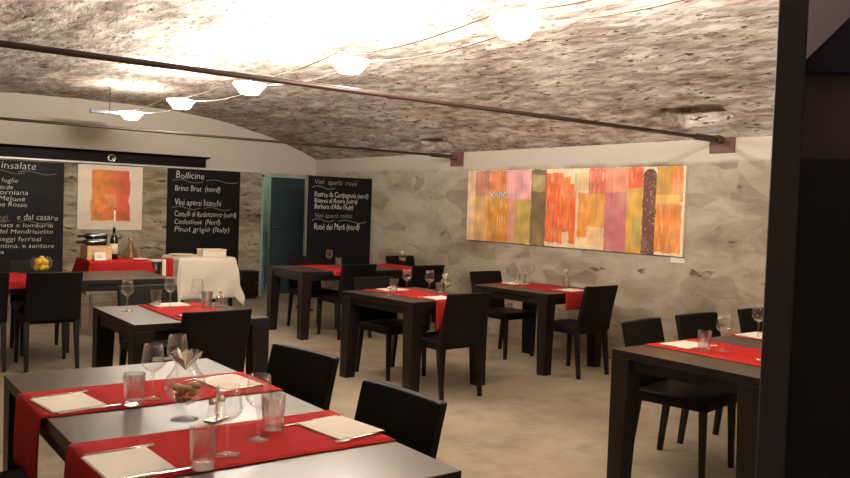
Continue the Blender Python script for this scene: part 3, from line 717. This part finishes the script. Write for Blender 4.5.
def deco(x, y, where, z=TT, seed=1, sc=.8):
    o = place('carafe', carafe, (x, y, z), 0, 'stemmed glass carafe '+where, 'stemmed glass carafes on the tables'); o.scale = (sc,)*3
    fruitmesh('dried_fruit', M['fruit'], 'brown dried fruit in the carafe '+where, (x, y, z+.050*sc+.012), seed, .03*sc)
    o = place('tuft', napkin_tuft, (x, y, z+.170*sc), seed, 'tissue in the carafe neck '+where, 'tissues in the carafe necks'); o.scale = (sc,)*3
def cruet(x, y, where, z=TT, rz=.3): place('shakers', shakers, (x, y, z), rz, 'small salt and pepper set '+where, 'salt and pepper sets')
# small left table
w2 = 'on the small left table'
wine(1.64, 5.47, 'standing alone at the left end of the small left table', TT+.001); tumb(1.885, 5.64, w2+', far place'); wine(1.96, 5.57, w2+', far place')
wine(2.09, 5.40, w2+', near place'); tumb(2.17, 5.43, w2+', near place'); cruet(2.29, 5.48, w2)
setting(1.99, 5.65, 180, 'at the far place '+w2, kn=True); setting(1.97, 5.02, 0, 'at the near place '+w2)
# middle table
w3 = 'on the middle table'
wine(4.14, 5.82, w3+', left one of two'); wine(4.24, 5.62, w3+', right one of two'); tumb(4.06, 5.90, w3+', far place'); tumb(4.25, 5.48, w3+', near place')
deco(4.50, 5.73, w3, seed=2, sc=.7); cruet(3.87, 5.68, w3, rz=.6)
setting(4.13, 6.03, 185, 'at the far place '+w3); setting(4.14, 5.35, 5, 'at the near place '+w3)
# table below the painting
w4 = 'on the table below the painting'
wine(5.60, 5.86, w4+', near place'); wine(5.86, 6.06, w4+', far place'); tumb(5.67, 5.98, w4+', far place'); tumb(5.92, 5.62, w4+', near place')
deco(6.07, 5.78, w4, seed=4, sc=.75); cruet(5.46, 5.85, w4)
setting(5.73, 6.15, 185, 'at the far place '+w4); setting(5.80, 5.44, 5, 'at the near place '+w4)
# right-hand table
w5 = 'on the right-hand table'
tumb(3.98, 2.71, w5+', left runner'); wine(4.08, 2.66, w5+', left runner'); wine(4.76, 2.86, w5+', right runner by the door frame'); setting(4.05, 2.88, 180, 'at the left far place '+w5)
setting(4.83, 2.90, 182, 'at the right far place '+w5); setting(4.12, 2.28, 0, 'at the left near place '+w5); wine(4.24, 2.46, w5+', near place')
# back table
w6 = 'on the back table'
deco(6.08, 8.66, w6+' close to the right wall', seed=5, sc=.75); cruet(5.09, 8.62, w6); tumb(5.0, 8.45, w6+', left runner'); wine(4.9, 8.5, w6+', left runner')
# far left table: bowl of lemons
t = thing('lemon_bowl', 'small glass goblet bowl filled with yellow fruit on the far left table', 'bowl', (1.68, 8.25, TT)); t.scale = (1.3,)*3
bm = BM(); lathe(bm, [(0,.02),(.03,.024),(.066,.05),(.074,.085),(.066,.115),(.056,.13),(.054,.13),(.064,.114),(.072,.085),(.064,.052),(.028,.027),(0,.023)], 24); obj('bowl', bm, M['glass'], t, smooth=True)
bm = BM(); lathe(bm, [(0,0),(.034,0),(.035,.003),(.010,.008),(.01,.02),(0,.021)], 20); obj('foot', bm, M['glass'], t, smooth=True)
random.seed(4)
for k, (a, r, z) in enumerate([(0,.030,.054),(1.57,.030,.054),(3.14,.030,.054),(4.71,.030,.054),(.8,.032,.092),(2.37,.032,.092),(3.9,.032,.092),(5.5,.030,.092),(0,.0,.112)]):
    bm = BM(); bmesh.ops.create_uvsphere(bm, u_segments=14, v_segments=10, radius=.022)
    for v in bm.verts: v.co.x *= 1.2+.25*max(0, abs(v.co.x)/.022-.85)
    o = obj('lemon', bm, M['lemon'], smooth=True) if k == 0 else o0.copy()
    if k == 0: o0 = o
    else: COL.objects.link(o); bm.free()
    o.scale = (1.28,)*3; o.location = (1.68+1.3*r*cos(a), 8.25+1.3*r*sin(a), TT+1.3*z); o.rotation_euler = (k*.5, k*.9, a+1.57)
    tag(o, 'small yellow lemon in the glass bowl on the far left table', 'lemon', 'lemons in the glass bowl')

# ---------------------------------------------------------------- side tables at the back
def drape(w, d, drop, flare=.03, folds=18, amp=.014, n=44):
    bm = BM(); vs = []
    for j in range(n+1):
        row = []
        for i in range(n+1):
            a = -(w/2+drop)+(w+2*drop)*i/n; b = -(d/2+drop)+(d+2*drop)*j/n
            ex = max(0, abs(a)-w/2); ey = max(0, abs(b)-d/2)
            x = max(-w/2, min(w/2, a)); y = max(-d/2, min(d/2, b)); e = math.hypot(ex, ey); z = 0
            if e > 0:
                ux, uy = (math.copysign(ex, a)/e if ex else 0), (math.copysign(ey, b)/e if ey else 0)
                f = .008+flare*(e/drop)+amp*(e/drop)*sin((a-b)*folds+2)
                if ex and ey: f += .10*min(ex, ey)/drop
                x += ux*f; y += uy*f; z = -e+.004
                if ex and ey: z = -max(ex, ey)-.25*min(ex, ey)
            row.append(bm.verts.new((x, y, z)))
        vs.append(row)
    for j in range(n):
        for i in range(n): bm.faces.new((vs[j][i], vs[j][i+1], vs[j+1][i+1], vs[j+1][i]))
    return bm
def cloth(name, bm, mt, loc, label):
    o = obj(name, bm, mt, smooth=True); o.location = loc; s = o.modifiers.new('thick', 'SOLIDIFY'); s.thickness = .002; s.offset = 1
    tag(o, label, 'tablecloth'); return o
SZ = .80
t = thing('serving_table', 'grey metal side table under a red cloth, with a lower shelf', 'table', (2.66, 9.42, 0))
bm = BM(); box(bm, -.31, .31, -.28, .28, SZ-.03, SZ); obj('tabletop', bm, M['greymetal'], t)
bm = BM(); box(bm, -.36, .36, -.30, .30, .44, .475); obj('shelf', bm, M['greymetal'], t, bevel=.003)
for sx in (-1, 1):
    for sy in (-1, 1): bm = BM(); box(bm, sx*.29-.018, sx*.29+.018, sy*.25-.018, sy*.25+.018, 0, SZ-.03); obj('leg', bm, M['greymetal'], t)
cloth('tablecloth', drape(.64, .58, .24, .004, 14, .005), M['red'], (2.665, 9.42, SZ+.003), 'red cloth covering the side table under the square picture')
t = thing('side_table', 'dark side table almost hidden under a white cloth', 'table', (3.81, 9.83, 0))
bm = BM(); box(bm, -.34, .34, -.30, .30, SZ-.03, SZ); obj('tabletop', bm, M['wood'], t)
for sx in (-1, 1):
    for sy in (-1, 1): bm = BM(); box(bm, sx*.31-.02, sx*.31+.02, sy*.27-.02, sy*.27+.02, 0, SZ-.03); obj('leg', bm, M['wood'], t)
cloth('tablecloth', drape(.70, .62, .50, .03, 13, .018), M['white'], (3.81, 9.83, SZ+.003), 'white tablecloth hanging in folds in front of the Bollicine blackboard')
ZC = SZ+.0055
bm = BM(); lathe(bm, [(0,0),(.10,0),(.15,.018),(.148,.022),(.10,.006),(0,.006)], 28); o = obj('serving_plate', bm, M['canvas'], smooth=True, loc=(3.60, 9.86, ZC)); tag(o, 'shallow white plate at the left on the white tablecloth', 'plate')
bm = BM(); box(bm, -.15, .15, -.10, .10, 0, .075); box(bm, -.155, .155, -.105, .105, .075, .09); o = obj('cardboard_box', bm, M['canvas'], bevel=.003, loc=(3.93, 9.72, ZC)); tag(o, 'flat white box standing on the white tablecloth', 'box')
bm = BM(); box(bm, -.10, .10, -.012, .012, -.30, 0); o = obj('folded_cloth', bm, M['red'], bevel=.005, loc=(3.27, 9.50, SZ)); o.location.z = SZ
tag(o, 'red folded cloth hanging left of the white tablecloth', 'cloth')
t = thing('cloth_rail', 'small dark stand carrying the hanging red cloth', 'stand', (3.27, 9.53, 0))
bm = BM(); box(bm, -.11, .11, 0, .02, SZ-.02, SZ); obj('rail', bm, M['black'], t); bm = BM(); tube(bm, [(0,.01,0.01),(0,.01,SZ-.01)], .012); obj('post', bm, M['black'], t); bm = BM(); lathe(bm, [(0,0),(.09,0),(.09,.01),(0,.012)], 20, (0,.01,0)); obj('base', bm, M['black'], t)
# wine cooler on its stand
t = thing('wine_cooler', 'black wine cooler with a pale rim between the red and white tables', 'wine cooler', (3.10, 9.33, 0))
bm = BM(); lathe(bm, [(0,.55),(.055,.55),(.078,.78),(.074,.78),(.052,.56),(0,.56)], 24); obj('bucket', bm, M['black'], t, smooth=True)
bm = BM(); lathe(bm, [(.073,.775),(.084,.775),(.086,.79),(.084,.80),(.073,.80)], 24, closed=True); obj('rim', bm, M['rail'], t, smooth=True)
bm = BM(); lathe(bm, [(0,0),(.10,0),(.10,.01),(.014,.02),(.014,.54),(.05,.552),(0,.552)], 20); obj('stand', bm, M['black'], t, smooth=True)
bm = BM(); N = 8; rows = []
for k in range(N+1): rows.append([bm.verts.new((.055+.04*i/4, -.078-.006*sin(i*1.8)-.012*k/N, .803-.26*k/N)) for i in range(5)])
top = [bm.verts.new((.055+.035*i/4, -.02, .806)) for i in range(5)]
for a, b in zip([top]+rows, rows):
    for i in range(4): bm.faces.new((a[i], a[i+1], b[i+1], b[i]))
o = obj('hanging_towel', bm, M['white'], smooth=True, loc=(3.10, 9.33, 0)); s = o.modifiers.new('thick', 'SOLIDIFY'); s.thickness = .004
tag(o, 'small white towel hanging over the rim of the black wine cooler', 'towel')
# crate with bottles
t = thing('wooden_crate', 'pale wooden wine crate on the red-covered side table', 'crate', (2.483, 9.45, ZC))
bm = BM(); box(bm, -.13, .13, -.15, .15, 0, .012)
for (a, b, c_, d_) in ((-.13,.13,-.15,-.138),(-.13,.13,.138,.15),(-.13,-.118,-.138,.138),(.118,.13,-.138,.138)): box(bm, a, b, c_, d_, .012, .15)
obj('crate_body', bm, M['pine'], t, bevel=.002)
BP = [(0,0),(.036,0),(.037,.01),(.037,.185),(.030,.215),(.014,.24),(.013,.29),(.015,.292),(.015,.305),(0,.305)]
def wbottle():
    t = thing('wine_bottle', '', 'bottle')
    bm = BM(); lathe(bm, BP, 20); obj('glass_body', bm, M['bottle'], t, smooth=True)
    bm = BM(); lathe(bm, [(.0377,.05),(.0382,.05),(.0382,.15),(.0377,.15)], 20, closed=True); obj('paper_label', bm, M['label'], t, smooth=True)
    return t
def plain_bottle():
    t = thing('wine_bottle', '', 'bottle'); bm = BM(); lathe(bm, BP, 20); obj('glass_body', bm, M['bottle'], t, smooth=True)
    bm = BM(); lathe(bm, [(0,.25),(.0148,.25),(.0155,.296),(.0155,.3055),(0,.3065)], 16); obj('capsule', bm, M['black'], t, smooth=True); return t
o = place('bottle', wbottle, (2.665, 9.42, ZC), 0, 'upright dark wine bottle with a cream label holding the white candle', 'wine bottles on the red-covered side table')
o.scale = (1.12, 1.12, 1.15)
for k, (dx, dy, dz, ry, nm) in enumerate([(-.07, -.09, .190, -90, 'front one'), (-.04, .0, .190, -90, 'middle one'), (-.05, -.045, .255, -90, 'on top of the others')]):
    o = place('laid', plain_bottle, (2.50+dx+.13, 9.45+dy, ZC+dz), 0, 'dark wine bottle lying on the wooden crate, '+nm, 'wine bottles on the red-covered side table'); o.rotation_euler = (0, radians(ry), 0)
bm = BM(); lathe(bm, [(0,0),(.011,0),(.0095,.19),(0,.192)], 12); o = obj('candle', bm, M['white'], smooth=True, loc=(2.665, 9.42, ZC+.3515)); tag(o, 'thin white candle standing in the neck of the wine bottle', 'candle')
t = thing('price_card', 'small folded white card in front of the wooden crate', 'card', (2.47, 9.24, ZC), .05)
bm = BM(); hexa(bm, [(-.06,-.02,0),(.06,-.02,0),(.06,-.018,0),(-.06,-.018,0)], [(-.06,.01,.085),(.06,.01,.085),(.06,.012,.085),(-.06,.012,.085)]); hexa(bm, [(-.06,.04,0),(.06,.04,0),(.06,.042,0),(-.06,.042,0)], [(-.06,.012,.085),(.06,.012,.085),(.06,.014,.085),(-.06,.014,.085)]); obj('card_sheet', bm, M['paper'], t)
bm = BM()
for k in range(3): box(bm, -.035, .030-.008*k, -.001, .001, .028+.012*k, .032+.012*k)
for v in bm.verts: v.co.y += -.0215+v.co.z*.353
obj('printed_lines', bm, M['chalkdim'], t)
t = thing('glass_decanter', 'amber tinted conical glass decanter right of the candle bottle', 'decanter', (2.86, 9.46, ZC))
bm = BM(); lathe(bm, [(0,0),(.085,0),(.092,.012),(.075,.06),(.03,.15),(.02,.20),(.026,.235),(.024,.235),(.018,.20),(.028,.15),(.072,.06),(.088,.014),(0,.006)], 28); obj('glass_body', bm, M['amber'], t, smooth=True)
bm = BM(); lathe(bm, [(0,.007),(.086,.0135),(.074,.055),(0,.055)], 24); obj('drink', bm, M['amber'], t, smooth=True)
bm = BM(); lathe(bm, [(0,0),(.06,0),(.085,.012),(.083,.015),(.06,.004),(0,.004)], 24); o = obj('small_plate', bm, M['canvas'], smooth=True, loc=(2.91, 9.25, ZC)); tag(o, 'small white plate on the right of the red-covered side table', 'plate')
# low cabinet beside the pier
t = thing('low_cabinet', 'low dark wooden cabinet against the stone pier left of the door', 'cabinet', (5.36, 11.83, 0))
bm = BM(); box(bm, -.14, .14, -.13, .13, .03, .40); obj('carcass', bm, M['wood'], t, bevel=.004)
bm = BM(); box(bm, -.15, .15, -.14, .14, .40, .425); obj('cabinet_top', bm, M['wood'], t, bevel=.003)
bm = BM(); box(bm, -.12, .12, -.142, -.13, .05, .38); o = obj('door', bm, M['wood'], t, bevel=.003); bm = BM(); lathe(bm, [(0,0),(.008,0),(.010,.012),(0,.015)], 10, (.09,0,0)); bmesh.ops.rotate(bm, verts=bm.verts, cent=(0,0,0), matrix=Matrix.Rotation(pi/2, 3, 'X')); kb = obj('knob', bm, M['steel'], o); kb.location = (0,-.142,.25)
bm = BM(); box(bm, -.12, .12, -.10, .10, 0, .03); obj('plinth', bm, M['black'], t)

# ---------------------------------------------------------------- near door frame at right
k = .80
def at(px, k): d = ray(px, 239); return Vector((d.x*k, d.y*k, 0))
A = at(767, .80); dr_ = A.normalized(); wpost = .0265
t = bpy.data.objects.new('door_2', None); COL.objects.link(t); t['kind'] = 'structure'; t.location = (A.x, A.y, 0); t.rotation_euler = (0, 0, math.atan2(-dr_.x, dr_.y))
bm = BM(); box(bm, 0, wpost, 0, .035, 0, 2.2); obj('frame_post', bm, M['frame'], t, bevel=.002)
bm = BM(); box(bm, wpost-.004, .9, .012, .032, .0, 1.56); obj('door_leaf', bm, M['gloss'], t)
side = bpy.data.objects.new('reflection_panels', None); COL.objects.link(side); side['kind'] = 'structure'; side.location = t.location; side.rotation_euler = t.rotation_euler  # added panels whose colours stand for the reflection in the door glass
bm = BM(); box(bm, wpost-.003, .9, .05, .12, 0, 1.655); obj('lower_reflection', bm, M['taupe'], side)
bm = BM(); hexa(bm, [(wpost-.003,.03,1.648),(.9,.03,1.60),(.9,.12,1.60),(wpost-.003,.12,1.648)], [(wpost-.003,.03,1.655),(.9,.03,2.6),(.9,.12,2.6),(wpost-.003,.12,1.655)]); obj('sloping_reflection', bm, M['navy'], side)  # wedge shaped like the dark diagonal reflected in the glass
bm = BM(); box(bm, wpost-.003, .9, .13, .2, 1.5, 2.3); obj('upper_reflection', bm, M['mauve'], side)

# ---------------------------------------------------------------- world and view
w = bpy.data.worlds.new('world'); SC.world = w; w.use_nodes = True
w.node_tree.nodes['Background'].inputs[0].default_value = (.02,.02,.022,1); w.node_tree.nodes['Background'].inputs[1].default_value = 1
SC.view_settings.view_transform = 'Standard'; SC.view_settings.look = 'None'; SC.view_settings.gamma = 1; SC.view_settings.exposure = -0.12
SC.view_settings.use_curve_mapping = False
SC.cycles.use_denoising = True; SC.cycles.max_bounces = 10; SC.cycles.diffuse_bounces = 6; SC.cycles.transparent_max_bounces = 24
SC.cycles.sample_clamp_indirect = 6; SC.cycles.caustics_reflective = False; SC.cycles.caustics_refractive = False
